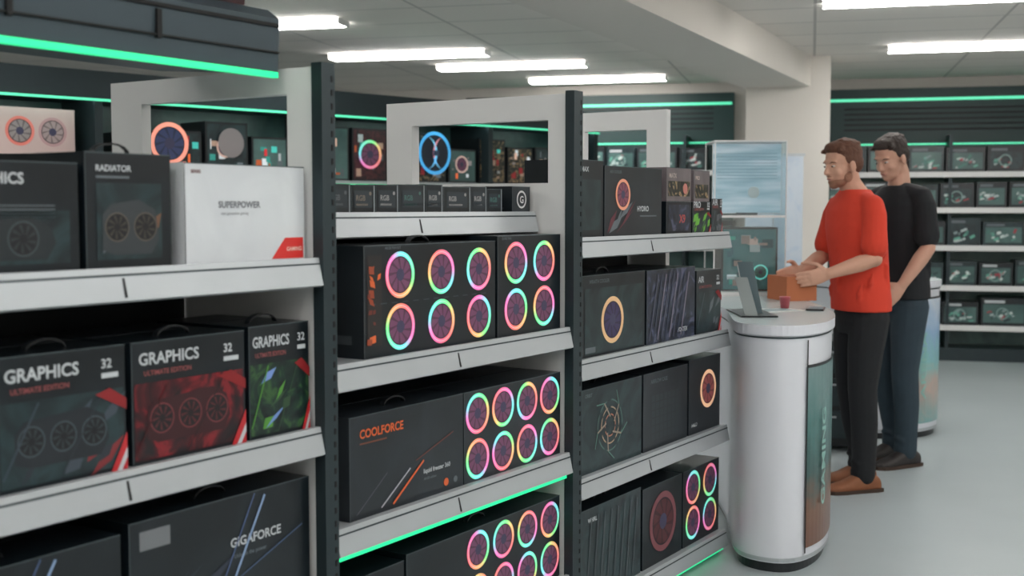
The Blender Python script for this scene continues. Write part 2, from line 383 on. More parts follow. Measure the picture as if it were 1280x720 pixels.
def d(b,w,h):
    b.text('COOLFORCE',w*.08,h*.78,.022,PRINT,ORG,maxw=w*.36); b.rect(w*.08,w*.3,h*.72,h*.735,PRINT,lin(120,70,50))
    hexline(b,w*.35,h*.05,w*.62,h*.40,.003,PRINT,ORG); hexline(b,w*.25,h*.05,w*.50,h*.36,.002,PRINT,lin(180,180,190)); hexline(b,w*.55,h*.42,w*.9,h*.62,.0015,PRINT,lin(110,60,50))
    hexline(b,w*.05,h*.05,w*.3,h*.38,.001,PRINT,lin(90,90,100))
    b.text('liquid freezer 360',w*.62,h*.26,.012,PRINT,TITLE,maxw=w*.34); b.text('ARGB edition',w*.62,h*.19,.007,PRINT,GRY)
    b.disk(w*.83,h*.1,.011,PRINT,ORG); b.disk(w*.92,h*.1,.009,PRINT,GRY)
product('liquid_cooler_box',.075,.562,.638,.262,d,d=.3,handle=True,body=GREYCARD)
def d(b,w,h):
    for j in range(4):
        for i2,z in enumerate((.064,.195)): b.fan(.066+.133*j,z,.060,phase=.41*j+.37*i2)
product('liquid_cooler_box',.566,1.097,.638,.262,d,d=.3,body=GREYCARD)
def d(b,w,h):
    for j in range(4):
        for i2,z in enumerate((.068,.196)): b.fan(w-.062-.133*j,z,.058,phase=.31*j+.47*i2+.2)
product('liquid_cooler_box',.30,1.095,.24,.262,d,d=.3,handle=True)
product('liquid_cooler_box',.02,.29,.24,.25,None,d=.3)
# bay 3 top
def d(b,w,h):
    b.text('MAX',w*.15,h*.85,.016,PRINT,TITLE,maxw=w*.7); b.rect(w*.1,w*.9,h*.1,h*.75,ART_TEAL)
product('graphics_card_box',1.20,1.375,1.322,.255,d,d=.2)
def d(b,w,h):
    b.fan(w*.30,h*.60,.055,mono=lin(180,120,96),inner=lin(130,70,90)); b.text('HYDRO',w*.55,h*.36,.018,PRINT,TITLE,maxw=w*.36); shards(b,w,h,[lin(100,50,60),GRY],6,9,.1,.6,.1,.4)
    b.text('AIO COOLER',w*.08,h*.9,.01,PRINT,GRY); b.rect(w*.6,w*.9,h*.28,h*.3,PRINT,GRY)
product('cpu_cooler_box',1.385,1.82,1.322,.24,d,d=.24,body=GREYCARD)
def d(b,w,h):
    b.rect(w*.08,w*.92,h*.1,h*.9,ART_BLUE); b.text('X9',w*.5,h*.35,.03,PRINT,lin(190,80,74)); 
product('motherboard_box',1.86,2.08,1.322,.122,d,d=.2,body=BLACKCARD)
def d(b,w,h):
    b.rect(w*.06,w*.94,h*.15,h*.6,ART_GOLD); b.text('MATX',w*.1,h*.7,.016,PRINT,lin(190,176,170)); b.disk(w*.75,h*.38,.02,PRINT,lin(190,120,110))
product('motherboard_box',1.86,2.075,1.445,.125,d,d=.2,body=BROWNCARD)
product('motherboard_box',2.09,2.26,1.322,.122,dm(ART_TEAL,[GRN],3,'PRO'),d=.2)
def d(b,w,h):
    b.rect(w*.1,w*.9,h*.1,h*.55,ART_GOLD); b.text('PRO',w*.1,h*.7,.014,PRINT,lin(210,190,180))
product('motherboard_box',2.10,2.25,1.445,.12,d,d=.2,body=BROWNCARD)
product('motherboard_box',2.27,2.375,1.322,.135,dm(ART_TEAL,[GRY],5,'AIR'),d=.2,body=GREYCARD)
# bay 3 second
def d(b,w,h):
    b.fan(w*.46,h*.42,.082,mono=lin(180,146,108),inner=lin(60,52,88)); b.text('WRAITH COOLER',w*.1,h*.9,.012,PRINT,GRY,maxw=w*.5); b.rect(w*.05,w*.2,h*.05,h*.12,PRINT,GRY)
    b.rect(w*.04,w*.96,h*.03,h*.84,ART_TEAL,y=-.0011)
product('cpu_cooler_box',1.235,1.69,.925,.272,d,d=.28,handle=True)
def d(b,w,h):
    for i in range(9): hexline(b,w*(.05+.08*i),h*.05,w*(.22+.08*i),h*.93,.004,PRINT,[lin(80,82,100),lin(60,66,84),lin(120,116,132)][i%3])
    b.text('VORTEX',w*.62,h*.1,.016,PRINT,TITLE,maxw=w*.3)
product('gaming_keyboard_box',1.705,2.12,.925,.27,d,d=.28,front=ART_BLUE)
product('power_supply_box',2.135,2.375,.925,.25,dm(ART_TEAL,[GRY,lin(60,66,70)],5,'AIR'),d=.28,body=GREYCARD)
# bay 3 third
def d(b,w,h):
    for r_,c_ in((.06,lin(170,145,120)),(.085,lin(80,110,104)),(.035,lin(170,110,90))): b.ring(w*.45,h*.5,r_,r_+.005,PRINT,lambda t,c=c_:c if (t*7)%1<.7 else lin(40,50,54))
    for k in range(5):
        a=k*1.256+.3
        p0=(w*.45+math.cos(a)*.03,h*.5+math.sin(a)*.03); p1=(w*.45+math.cos(a+.5)*.09,h*.5+math.sin(a+.5)*.09); p2=(w*.45+math.cos(a+.9)*.125,h*.5+math.sin(a+.9)*.125)
        hexline(b,*p0,*p1,.003,PRINT,lin(150,135,120)); hexline(b,*p1,*p2,.002,PRINT,lin(90,130,118))
    b.text('ORBIT',w*.05,h*.9,.012,PRINT,GRY)
product('graphics_card_box',1.235,1.67,.535,.285,d,d=.28,front=ART_TEAL,handle=True)
def d(b,w,h):
    for i in range(7):
        for j in range(6): b.rect(w*(.18+.09*i),w*(.25+.09*i),h*(.12+.1*j),h*(.20+.1*j),PRINT,lin(50,58,62))
    b.text('AIRFLOW CASE',w*.15,h*.86,.014,PRINT,GRY,maxw=w*.6)
product('power_supply_box',1.685,2.06,.535,.285,d,d=.28,body=GREYCARD)
def d(b,w,h):
    b.fan(w*.60,h*.56,.078,mono=lin(215,170,136),inner=lin(170,90,90)); b.text('HALO',w*.08,h*.10,.014,PRINT,TITLE,maxw=w*.4)
product('cpu_cooler_box',2.075,2.375,.535,.295,d,d=.28,body=GREYCARD)
# bay 3 bottom
def d(b,w,h):
    for i in range(8): hexline(b,w*(.08+.11*i),h*.05,w*(.16+.11*i),h*.9,.003,PRINT,lin(74,82,86))
    b.text('WHIRL',w*.1,h*.85,.014,PRINT,TITLE)
product('graphics_card_box',1.235,1.67,.10,.315,d,d=.28,front=ART_TEAL,handle=True)
def d(b,w,h): b.fan(w*.5,h*.5,.115,mono=lin(90,50,54),inner=lin(84,40,46))
product('case_fan_box',1.685,2.02,.10,.30,d,d=.28)
def d(b,w,h):
    for j in range(2):
        for i2,z in enumerate((.085,.225)): b.fan(w*(.26+.47*j),z,.068,phase=.35*j+.5*i2)
product('case_fan_box',2.03,2.375,.10,.30,d,d=.28)

# ---------------------------------------------------------------- left display run
DO=(-2.99,7.0); DA=math.radians(45)
e=empty('lit_display_cabinet',(DO[0],DO[1],0),DA)
b=MB()
b.box(-2,5.3,.45,.5,0,2.1,CABBACK); b.box(-2,5.3,-.02,.5,2.09,2.26,DARKMETAL)
for z in (1.62,1.22,.82,.42): b.box(-2,5.3,0,.45,z-.03,z,STEEL)
b.box(-2,5.3,0,.5,0,.1,DARKMETAL)
for k in (-2,-.9,.6,2.3,3.95,5.25): b.box(k,k+.05,-.01,.45,0,2.09,DARKMETAL)
b.done('carcass',parent=e)
b=MB(); b.box(-2,5.3,-.03,-.02,2.075,2.09,CYANLED); b.box(-2,5.3,.0,.02,2.080,2.089,pmat('added_cabinet_fill',(1,1,1,1),.5,emit=(.85,1,.97,1),es=8))  # white strip is added fill light to brighten the cabinet interior
for z in (1.59,1.19): b.box(-2,5.3,-.005,0.0,z-.004,z+.004,GREENLED)
b.done('led_strip',parent=e)
def pc(b,x0,x1,z,h,ringc,seed):
    r=random.Random(seed); w=x1-x0
    b.box(x0,x1,.08,.4,z,z+h,BLACKPL); b.rect(x0+.015,x1-.015,z+.015,z+h-.015,r.choice([ART_TEAL,CABBACK,ART_DRED,ART_GOLD,CABBACK]),y=.078)
    for i in range(13):
        x=x0+r.uniform(.02,w-.07); zz=z+r.uniform(.03,h-.07); c=r.choice([RED,ORG,lin(60,170,160),lin(190,196,200),lin(130,124,124),GRY,lin(200,165,145)])
        b.rect(x,x+r.uniform(.008,.05),zz,zz+r.uniform(.01,.07),r.choice([PRINT,PRINT,GLOW]),c,y=.077-.0002*i)
    if r.random()<.4: b.fan(x0+w*.45,z+h*.55,.07,mono=r.choice([lin(200,110,100),lin(90,180,170),lin(190,160,150)]),y=.07)
b=MB()
b.box(.05,.52,.1,.12,1.74,2.02,PRINT,lin(205,180,176)); b.fan(.18,1.88,.09,mono=lin(180,100,90),y=.098,inner=lin(150,140,140)); b.fan(.38,1.88,.09,mono=lin(150,120,120),y=.098,inner=lin(170,150,150))
b.box(.05,.52,.1,.3,1.62,1.74,BLACKPL)
kk=-1.9; s_=20
while kk<5.1:
    w_=R.uniform(.22,.36)
    if not(.0<kk+w_ and kk<.55):
        pc(b,kk,kk+w_-.03,1.62,R.uniform(.26,.40),None,s_)
    pc(b,kk,kk+w_-.03,1.22,R.uniform(.22,.3),None,s_+50)
    pc(b,kk,kk+w_-.03,.82,R.uniform(.22,.3),None,s_+90)
    kk+=w_; s_+=1
b.fan(1.14,1.84,.14,mono=lin(235,150,130),y=.06,inner=lin(60,70,110)); b.disk(1.6,1.86,.1,PRINT,lin(140,132,134),y=.06)
b.fan(2.79,1.82,.11,phase=.3,y=.06)
cx,cz=3.43,1.85
b.disk(cx,cz,.15,PRINT,lin(20,34,52),y=.062); b.ring(cx,cz,.142,.168,GLOW,lambda t:lin(70,165,225),y=.058)
for sg in(-1,1):
    for k in range(10):
        a0=math.pi*k/10; a1=math.pi*(k+1)/10
        q=lambda a,r:(cx+sg*(.085-math.sin(a)*r),cz+math.cos(a)*.125)
        b.poly([q(a0,.085),q(a1,.085),q(a1,.108),q(a0,.108)],GLOW,[lin(120,200,235),lin(215,140,150)][sg>0] if k<6 else lin(110,190,235),.052)
b.box(cx-.02,cx+.02,.03,.062,cz-.02,cz+.02,PRINT,lin(60,80,110))
b.done('display_hardware',parent=e)

# ---------------------------------------------------------------- far wall shelving
TEALW=pmat('dark_teal_fascia',lin(18,50,50),0.5,0,0.1,3)
def farunit(x0,x1,zs,fz0,fz1,seed):
    e=empty('wall_shelf_unit',(4.3,11.5,0),RW)
    b=MB()
    b.box(x0,x1,-.03,-.005,0,fz1,CABBACK)
    for z in zs:
        b.box(x0,x1,-.42,-.03,z-.025,z,WHITEP); b.box(x0,x1,-.435,-.42,z-.045,z+.005,WHITEP)
    b.box(x0,x1,-.42,-.03,0,.12,DARKMETAL)
    x=x0
    while x<=x1: 
        b.box(x-.015,x+.015,-.4,-.03,0,zs[0]+.35,DARKMETAL); x+=1.15
    b.box(x0,x1,-.10,-.03,fz0,fz1,TEALW)
    for i in range(5): b.box(x0+.2,x1-.2,-.104,-.10,fz0+.18+.05*i,fz0+.195+.05*i,SLOT)
    b.done('carcass',parent=e)
    b=MB(); b.box(x0+.02,x1-.02,-.115,-.10,fz1-.12,fz1-.095,CYANLED); b.box(x0+.02,x1-.02,-.115,-.10,fz0+.04,fz0+.055,CYANLED)
    for z in zs: b.box(x0+.02,x1-.02,-.40,-.39,z-.032,z-.026,CYANLED)
    b.done('led_strip',parent=e)
    b=MB(); r=random.Random(seed)
    for z in zs:
        x=x0+.05
        while x<x1-.3:
            w=r.uniform(.28,.42); h=r.uniform(.21,.26)
            b.box(x,x+w-.02,-.38,-.1,z,z+h,r.choice([BLACKCARD,GREYCARD,ART_TEAL]))
            b.rect(x+.02,x+w-.04,z+.03,z+h*.78,r.choice([ART_TEAL,CABBACK,CABBACK,CABBACK]),y=-.382)
            b.rect(x+.03,x+w*.5,z+h*.82,z+h*.92,PRINT,r.choice([TITLE,GRY,GRY]),y=-.382)
            for i in range(14):
                xx=x+r.uniform(.03,w-.1); zz=z+r.uniform(.04,h*.55); L=r.uniform(.02,.06); a=r.uniform(-.6,1.2)
                hexline(b,xx,zz,xx+L*math.cos(a),zz+abs(L*math.sin(a)),r.uniform(.004,.013),PRINT,r.choice([lin(160,60,70),lin(205,218,216),lin(100,170,150),lin(70,120,112),lin(180,196,196),lin(130,150,150),lin(40,60,62)]),y=-.384-.0003*i)
            if r.random()<.4: b.ring(x+w*.45,z+h*.45,.045,.055,PRINT,lambda t:lin(130,160,156),y=-.390)
            x+=w
    b.done('boxed_hardware',parent=e)
farunit(-1.3,2.2,[1.75,1.42,1.07,.70,.33],1.98,2.56,5)
farunit(-4.9,-2.15,[1.78,1.42,1.05],2.02,2.56,9)

# ---------------------------------------------------------------- counters
def smooth_outline(pts,sub=6):
    out=[]; n=len(pts)
    for i in range(n):
        p0,p1,p2,p3=[Vector(pts[(i+k)%n]) for k in(-1,0,1,2)]
        for j in range(sub):
            t=j/sub
            out.append(0.5*((2*p1)+(p2-p0)*t+(2*p0-5*p1+4*p2-p3)*t*t+(3*p1-p0-3*p2+p3)*t**3))
    return out
def offs(o,d):
    n=len(o); r=[]
    for i in range(n):
        t=(o[(i+1)%n]-o[i-1]).normalized(); r.append(o[i]+Vector((t.y,-t.x))*d)
    return r
def extr(b,o,z0,z1,mat,cap=True,side=None):
    n=len(o)
    for i in range(n):
        a,c=o[i],o[(i+1)%n]
        b.face([(a.x,a.y,z0),(c.x,c.y,z0),(c.x,c.y,z1),(a.x,a.y,z1)],side or mat)
    if cap:
        b.face([(p.x,p.y,z1) for p in o],mat); b.face([(p.x,p.y,z0) for p in o[::-1]],mat)
COUNTER=pmat('counter_white',lin(214,217,224),0.35,0)
TOP=pmat('counter_top_laminate',lin(196,208,210),0.22,0,0.04,2)
def gradmat(name,stops,z0,z1,es=0):
    m,n,l,p=newmat(name)
    tc=n.new('ShaderNodeTexCoord'); sp=n.new('ShaderNodeSeparateXYZ'); mr=n.new('ShaderNodeMapRange'); nz=n.new('ShaderNodeTexNoise'); nz.inputs['Scale'].default_value=5; nz.inputs['Distortion'].default_value=2
    mr.inputs[1].default_value=z0; mr.inputs[2].default_value=z1
    ad=n.new('ShaderNodeMath'); ad.operation='MULTIPLY_ADD'; ad.inputs[1].default_value=.35; sb=n.new('ShaderNodeMath'); sb.operation='SUBTRACT'; sb.inputs[1].default_value=.17
    cr=n.new('ShaderNodeValToRGB'); e=cr.color_ramp.elements
    e[0].position=stops[0][0]; e[0].color=stops[0][1]; e[1].position=stops[-1][0]; e[1].color=stops[-1][1]
    for s in stops[1:-1]:
        x=e.new(s[0]); x.color=s[1]
    l.new(tc.outputs['Object'],sp.inputs[0]); l.new(sp.outputs['Z'],mr.inputs[0]); l.new(tc.outputs['Object'],nz.inputs['Vector'])
    l.new(nz.outputs['Fac'],ad.inputs[0]); l.new(mr.outputs[0],ad.inputs[2]); l.new(ad.outputs[0],sb.inputs[0]); l.new(sb.outputs[0],cr.inputs['Fac']); l.new(cr.outputs['Color'],p.inputs['Base Color'])
    p.inputs['Roughness'].default_value=.3
    if es:
        l.new(cr.outputs['Color'],p.inputs['Emission Color']); p.inputs['Emission Strength'].default_value=es
    return m
BANNER=gradmat('counter_graphic',[(0,lin(104,70,56)),(.22,lin(112,80,62)),(.4,lin(54,82,80)),(.7,lin(70,112,110)),(1,lin(108,134,134))],.09,.8,.08)
HOLO=gradmat('counter_graphic_pastel',[(0,lin(110,150,150)),(.3,lin(170,150,140)),(.5,lin(120,170,170)),(.75,lin(130,160,190)),(1,lin(180,190,200))],.09,.86,.12)
def counter(pts,i0,i1,zp0,zp1,graphic,label):
    e=empty('service_counter')
    o=smooth_outline(pts)
    b=MB(); extr(b,offs(o,-.015),0,.05,BLACKPL); b.done('plinth',parent=e)
    b=MB(); extr(b,o,.04,.93,COUNTER,cap=False); bmesh.ops.remove_doubles(b.bm,verts=b.bm.verts,dist=1e-5); b.done('body',parent=e,smooth=True)
    b=MB(); extr(b,offs(o,.012),.93,.97,TOP,side=COUNTER); b.done('worktop',parent=e)
    b=MB(); extr(b,offs(o,.004),.918,.924,DARKMETAL,cap=False); extr(b,offs(o,.004),.045,.06,STEEL,cap=False); b.done('edge_band',parent=e)
    q=offs(o,.006); q2=offs(o,.008); b=MB()
    for i in range(i0,i1):
        a,c=q[i],q[i+1]
        b.face([(a.x,a.y,zp0),(c.x,c.y,zp0),(c.x,c.y,zp1),(a.x,a.y,zp1)],graphic)
        b.face([(a.x,a.y,zp1),(c.x,c.y,zp1),(c.x,c.y,zp1+.012),(a.x,a.y,zp1+.012)],BLACKPL)
    for i in (i0,i1):
        a=q2[i]; t=(q2[i+1]-q2[i-1]).normalized()*.004
        b.face([(a.x-t.x,a.y-t.y,.07),(a.x+t.x,a.y+t.y,.07),(a.x+t.x,a.y+t.y,.91),(a.x-t.x,a.y-t.y,.91)],SLOT)
    im=i0+4; a=q2[im]; t=(q2[im+1]-q2[im-1]).normalized()
    vs,ps,w=textpolys(label); L=(zp1-zp0)*.55; H=.045
    nrm=Vector((t.y,-t.x))*.006
    bv=[b.bm.verts.new((a.x-t.x*(v[1]-.5)*H+nrm.x, a.y-t.y*(v[1]-.5)*H+nrm.y, zp0+.15+v[0]/w*L)) for v in vs]
    for p_ in ps:
        f=b.bm.faces.new([bv[k] for k in p_]); f.material_index=b.mi(PRINT)
        for lp in f.loops: lp[b.col]=lin(140,186,178)
    b.done('graphic_panel',parent=e)
    return e
P1=[(.905,4.72),(1.0,4.60),(1.12,4.61),(1.25,4.77),(1.35,5.04),(1.41,5.38),(1.43,5.9),(1.42,6.4),(1.2,6.56),(1.02,6.5),(.98,5.9),(.96,5.3),(.925,5.0)]
counter(P1,13,26,.09,.80,BANNER,'GAMING')
P2=[(2.33+.40*math.cos(a),7.72+.42*math.sin(a)) for a in [math.radians(-180+30*i) for i in range(12)]]
counter(P2,20,34,.09,.86,HOLO,'ARENA')

def glassmat():
    m,n,l,p=newmat('clear_acrylic')
    tr=n.new('ShaderNodeBsdfTransparent'); tr.inputs['Color'].default_value=(.90,.96,.98,1)
    gl=n.new('ShaderNodeBsdfGlossy'); gl.inputs['Roughness'].default_value=.15; 
    mx=n.new('ShaderNodeMixShader'); out=n['Material Output']; mx.inputs[0].default_value=.12
    l.new(tr.outputs[0],mx.inputs[1]); l.new(gl.outputs[0],mx.inputs[2]); l.new(mx.outputs[0],out.inputs['Surface'])
    return m
GLASS=glassmat()
m,n,l,p=newmat('screen_picture')
tc=n.new('ShaderNodeTexCoord'); mp=n.new('ShaderNodeMapping'); mp.inputs['Scale'].default_value=(2.0,1,14); nz=n.new('ShaderNodeTexNoise'); nz.inputs['Scale'].default_value=1.6
cr=n.new('ShaderNodeValToRGB'); e_=cr.color_ramp.elements; e_[0].position=.32; e_[0].color=lin(126,158,172); e_[1].position=.68; e_[1].color=lin(196,202,208)
x=e_.new(.5); x.color=lin(160,182,192)
l.new(tc.outputs['Object'],mp.inputs['Vector']); l.new(mp.outputs['Vector'],nz.inputs['Vector']); l.new(nz.outputs['Fac'],cr.inputs['Fac']); l.new(cr.outputs['Color'],p.inputs['Emission Color']); l.new(cr.outputs['Color'],p.inputs['Base Color'])
p.inputs['Emission Strength'].default_value=.45; SCREEN=m
e=empty('glass_showcase',(1.03,6.13,.971),0)
b=MB(); b.box(0,.37,0,.30,0,.02,WHITEP); b.box(0,.37,0,.30,.40,.412,WHITEP); b.box(0,.37,0,.30,.785,.793,WHITEP)
for x in(0,.364):
    for y in(0,.294): b.box(x,x+.006,y,y+.006,.02,.785,WHITEP)
b.done('frame',parent=e)
b=MB(); b.box(.002,.368,.002,.006,.02,.785,GLASS); b.box(.364,.368,.006,.296,.02,.785,GLASS); b.done('glass_panes',parent=e)
b=MB(); b.box(.008,.362,.10,.12,.42,.782,WHITEP); b.rect(.010,.360,.425,.78,SCREEN,y=.098); b.box(.13,.24,.09,.2,.412,.425,BLACKPL)
b.disk(.22,.53,.03,PRINT,lin(235,235,232),y=.096)
for i in range(9): b.rect(.03,.34,.60+.016*i,.603+.016*i,PRINT,lin(130,164,180),y=.0965)
b.done('monitor',parent=e)
b=MB(); b.box(.05,.34,.06,.28,.022,.35,BLACKPL); b.rect(.06,.33,.03,.34,PRINT,lin(62,124,126),y=.058)
r=random.Random(4)
for i in range(26):
    x=.07+r.uniform(0,.2); z=.04+r.uniform(0,.25)
    b.rect(x,x+r.uniform(.01,.06),z,z+r.uniform(.01,.05),r.choice([PRINT,GLOW]),r.choice([lin(80,190,170),lin(150,180,180),lin(40,80,90),lin(170,140,130),lin(190,196,196)]),y=.057-.0003*i)
b.fan(.25,.12,.04,mono=lin(100,200,185),y=.046,inner=lin(60,120,110))
b.done('gaming_pc',parent=e)
def lathe(name,prof,mat,loc,n=24):
    b=MB()
    for i in range(n):
        a0=2*math.pi*i/n; a1=2*math.pi*(i+1)/n
        for (r0,z0),(r1,z1) in zip(prof,prof[1:]):
            pts=[(r0*math.cos(a0),r0*math.sin(a0),z0),(r0*math.cos(a1),r0*math.sin(a1),z0),(r1*math.cos(a1),r1*math.sin(a1),z1),(r1*math.cos(a0),r1*math.sin(a0),z1)]
            if r0<1e-5: pts=pts[1:]
            elif r1<1e-5: pts=pts[:3]
            b.face(pts,mat)
    bmesh.ops.remove_doubles(b.bm,verts=b.bm.verts,dist=1e-5)
    return b.done(name,loc,smooth=True)
lathe('paper_cup',[(0,0),(.018,0),(.024,.052),(.026,.055),(.022,.052),(.018,.01),(0,.008)],pmat('red_cup',lin(176,84,92),.4),(1.22,5.35,.9705))
b=MB()
for i,(x,y,w,h_,c) in enumerate([(0,0,.05,.16,lin(150,158,158)),(.03,.10,.06,.22,lin(80,98,104)),(.05,.22,.05,.20,lin(185,190,192))]):
    b.face([(x,y,.004),(x+w,y-.02,.004),(x+w-.03,y+.06,h_),(x-.03,y+.08,h_)],PRINT,c); b.face([(x,y+.004,.004),(x+w,y-.016,.004),(x+w-.03,y+.064,h_),(x-.03,y+.084,h_)],PRINT,lin(120,126,130))
b.box(-.02,.13,-.03,.32,0,.006,BLACKPL)
b.done('brochure_stand',(.965,4.95,.971),0)
b=MB(); b.box(0,.21,0,.148,0,.003,PRINT,lin(215,215,212)); b.box(.012,.19,.01,.12,.003,.0034,PRINT,lin(150,170,175)); b.done('leaflet',(1.10,5.15,.9705),.5)
b=MB(); b.box(0,.075,0,.15,0,.008,BLACKPL); b.box(.004,.071,.005,.145,.008,.0085,PRINT,lin(110,130,140)); b.done('smartphone',(1.29,5.25,.9705),-.3)
b=MB(); b.box(-.2,.2,-.2,.2,.03,.62,BACKP); b.box(-.21,.21,-.21,.21,.62,.65,DARKMETAL)
for z in(.08,.27,.46): b.box(-.18,.18,-.215,-.2,z,z+.16,DARKMETAL); b.box(-.05,.05,-.23,-.215,z+.12,z+.13,STEEL)
for x in(-.16,.16):
    for y in(-.16,.16): b.box(x-.02,x+.02,y-.02,y+.02,0,.03,SLOT)
b.done('drawer_cabinet',(1.86,7.15,0),-.1)
b=MB(); b.box(-.30,.10,-.004,.004,.06,1.78,HOLO); b.box(-.32,.12,-.06,.06,0,.06,STEEL); b.box(-.31,.11,-.01,.01,1.78,1.80,STEEL); b.done('banner_stand',(1.93,8.4,0),0)

# ---------------------------------------------------------------- people
def ell(bm,c,r,rot=None,seg=20):
    m=Matrix.Translation(Vector(c))
    if rot: m=m@rot
    m=m@Matrix.Diagonal((r[0],r[1],r[2],1))
    bmesh.ops.create_uvsphere(bm,u_segments=seg,v_segments=seg//2+2,radius=1,matrix=m)
def loft(bm,rings):
    V=[[bm.verts.new(p) for p in r] for r in rings]; n=len(rings[0])
    for a,b_ in zip(V,V[1:]):
        for i in range(n): bm.faces.new([a[i],a[(i+1)%n],b_[(i+1)%n],b_[i]])
    bm.faces.new(V[0][::-1]); bm.faces.new(V[-1])
def hloft(bm,levels,n=28,pw=2.3):
    rs=[]
    for (a,b_,z,ra,rb) in levels:
        ring=[]
        for i in range(n):
            t=2*math.pi*i/n; c,s=math.cos(t),math.sin(t)
            k=(abs(c)**pw+abs(s)**pw)**(-1/pw)
            ring.append((a+ra*c*k,b_+rb*s*k,z))
        rs.append(ring)
    loft(bm,rs)
def tube(bm,pts,rad,n=14,flat=None):
    pts=[Vector(p) for p in pts]; rs=[]; px=None
    for i,p in enumerate(pts):
        d=(pts[min(i+1,len(pts)-1)]-pts[max(i-1,0)]).normalized()
        if flat is not None: ref=flat
        elif px is not None: ref=px
        else: ref=Vector((0,1,0)) if abs(d.y)<.7 else Vector((1,0,0))
        x=(ref-d*ref.dot(d)).normalized(); y=d.cross(x); px=x
        r=rad[i]; r=r if isinstance(r,tuple) else (r,r)
        rs.append([p+x*(r[0]*math.cos(2*math.pi*k/n))+y*(r[1]*math.sin(2*math.pi*k/n)) for k in range(n)])
    loft(bm,rs)
    for i in range(len(pts)):
        r=rad[i]; r=min(r) if isinstance(r,tuple) else r
        ell(bm,pts[i],(r*.99,)*3,seg=12)
def remesh(name,bm,mat,parent,vox=.006,it=4):
    bmesh.ops.recalc_face_normals(bm,faces=bm.faces)
    me=bpy.data.meshes.new(name); bm.to_mesh(me); bm.free(); me.materials.append(mat)
    ob=bpy.data.objects.new(name,me); C.objects.link(ob)
    r=ob.modifiers.new('r','REMESH'); r.mode='VOXEL'; r.voxel_size=vox; r.use_smooth_shade=True
    s=ob.modifiers.new('s','SMOOTH'); s.iterations=it; s.factor=.5
    dg=bpy.context.evaluated_depsgraph_get(); dg.update()
    m2=bpy.data.meshes.new_from_object(ob.evaluated_get(dg))
    ob.modifiers.clear(); ob.data=m2
    if not m2.materials: m2.materials.append(mat)
    for p in m2.polygons: p.use_smooth=True
    ob.parent=parent
    return ob
def hand(bm,Wp,d,nrm,side,curl=.35,L=.185):
    Wp=Vector(Wp); d=Vector(d).normalized(); nrm=Vector(nrm); nrm=(nrm-d*nrm.dot(d)).normalized(); side0=Vector(side)
    sd=d.cross(nrm); 
    if sd.dot(side0)<0: sd=-sd
    tube(bm,[Wp-d*.01,Wp+d*.03,Wp+d*.065,Wp+d*.095],[(.027,.02),(.036,.017),(.042,.016),(.040,.013)],flat=sd)
    for k,(off,ln,) in enumerate([(.031,.072),(.011,.082),(-.010,.076),(-.030,.060)]):
        p=Wp+d*.088+sd*off; pts=[p]; ang=curl*.4
        for seg in (.45,.32,.23):
            dd=d*math.cos(ang)+nrm*math.sin(ang); p=p+dd*ln*seg; pts.append(p); ang+=curl
        tube(bm,pts,[.0095,.009,.008,.0065],n=10)
    p=Wp+d*.025+sd*.028
    tube(bm,[p,p+(d*.5+sd*.7+nrm*.3)*.038,p+(d*.75+sd*.62+nrm*.5)*.065,p+(d*.95+sd*.55+nrm*.65)*.082],[.014,.012,.010,.008],n=10)
def head_pts(hc,pitch,yaw=0):
    return Matrix.Translation(Vector(hc))@Matrix.Rotation(yaw,4,'Z')@Matrix.Rotation(pitch,4,'Y')
SKIN1=pmat('skin_fair',lin(196,150,128),.6,0,.05,30)
SKIN2=pmat('skin_light',lin(190,148,128),.6,0,.05,30)
EYEW=pmat('eye_white',lin(180,174,168),.3); IRIS=pmat('iris_dark',lin(40,34,30),.2); LIP=pmat('lips',lin(164,106,98),.5)
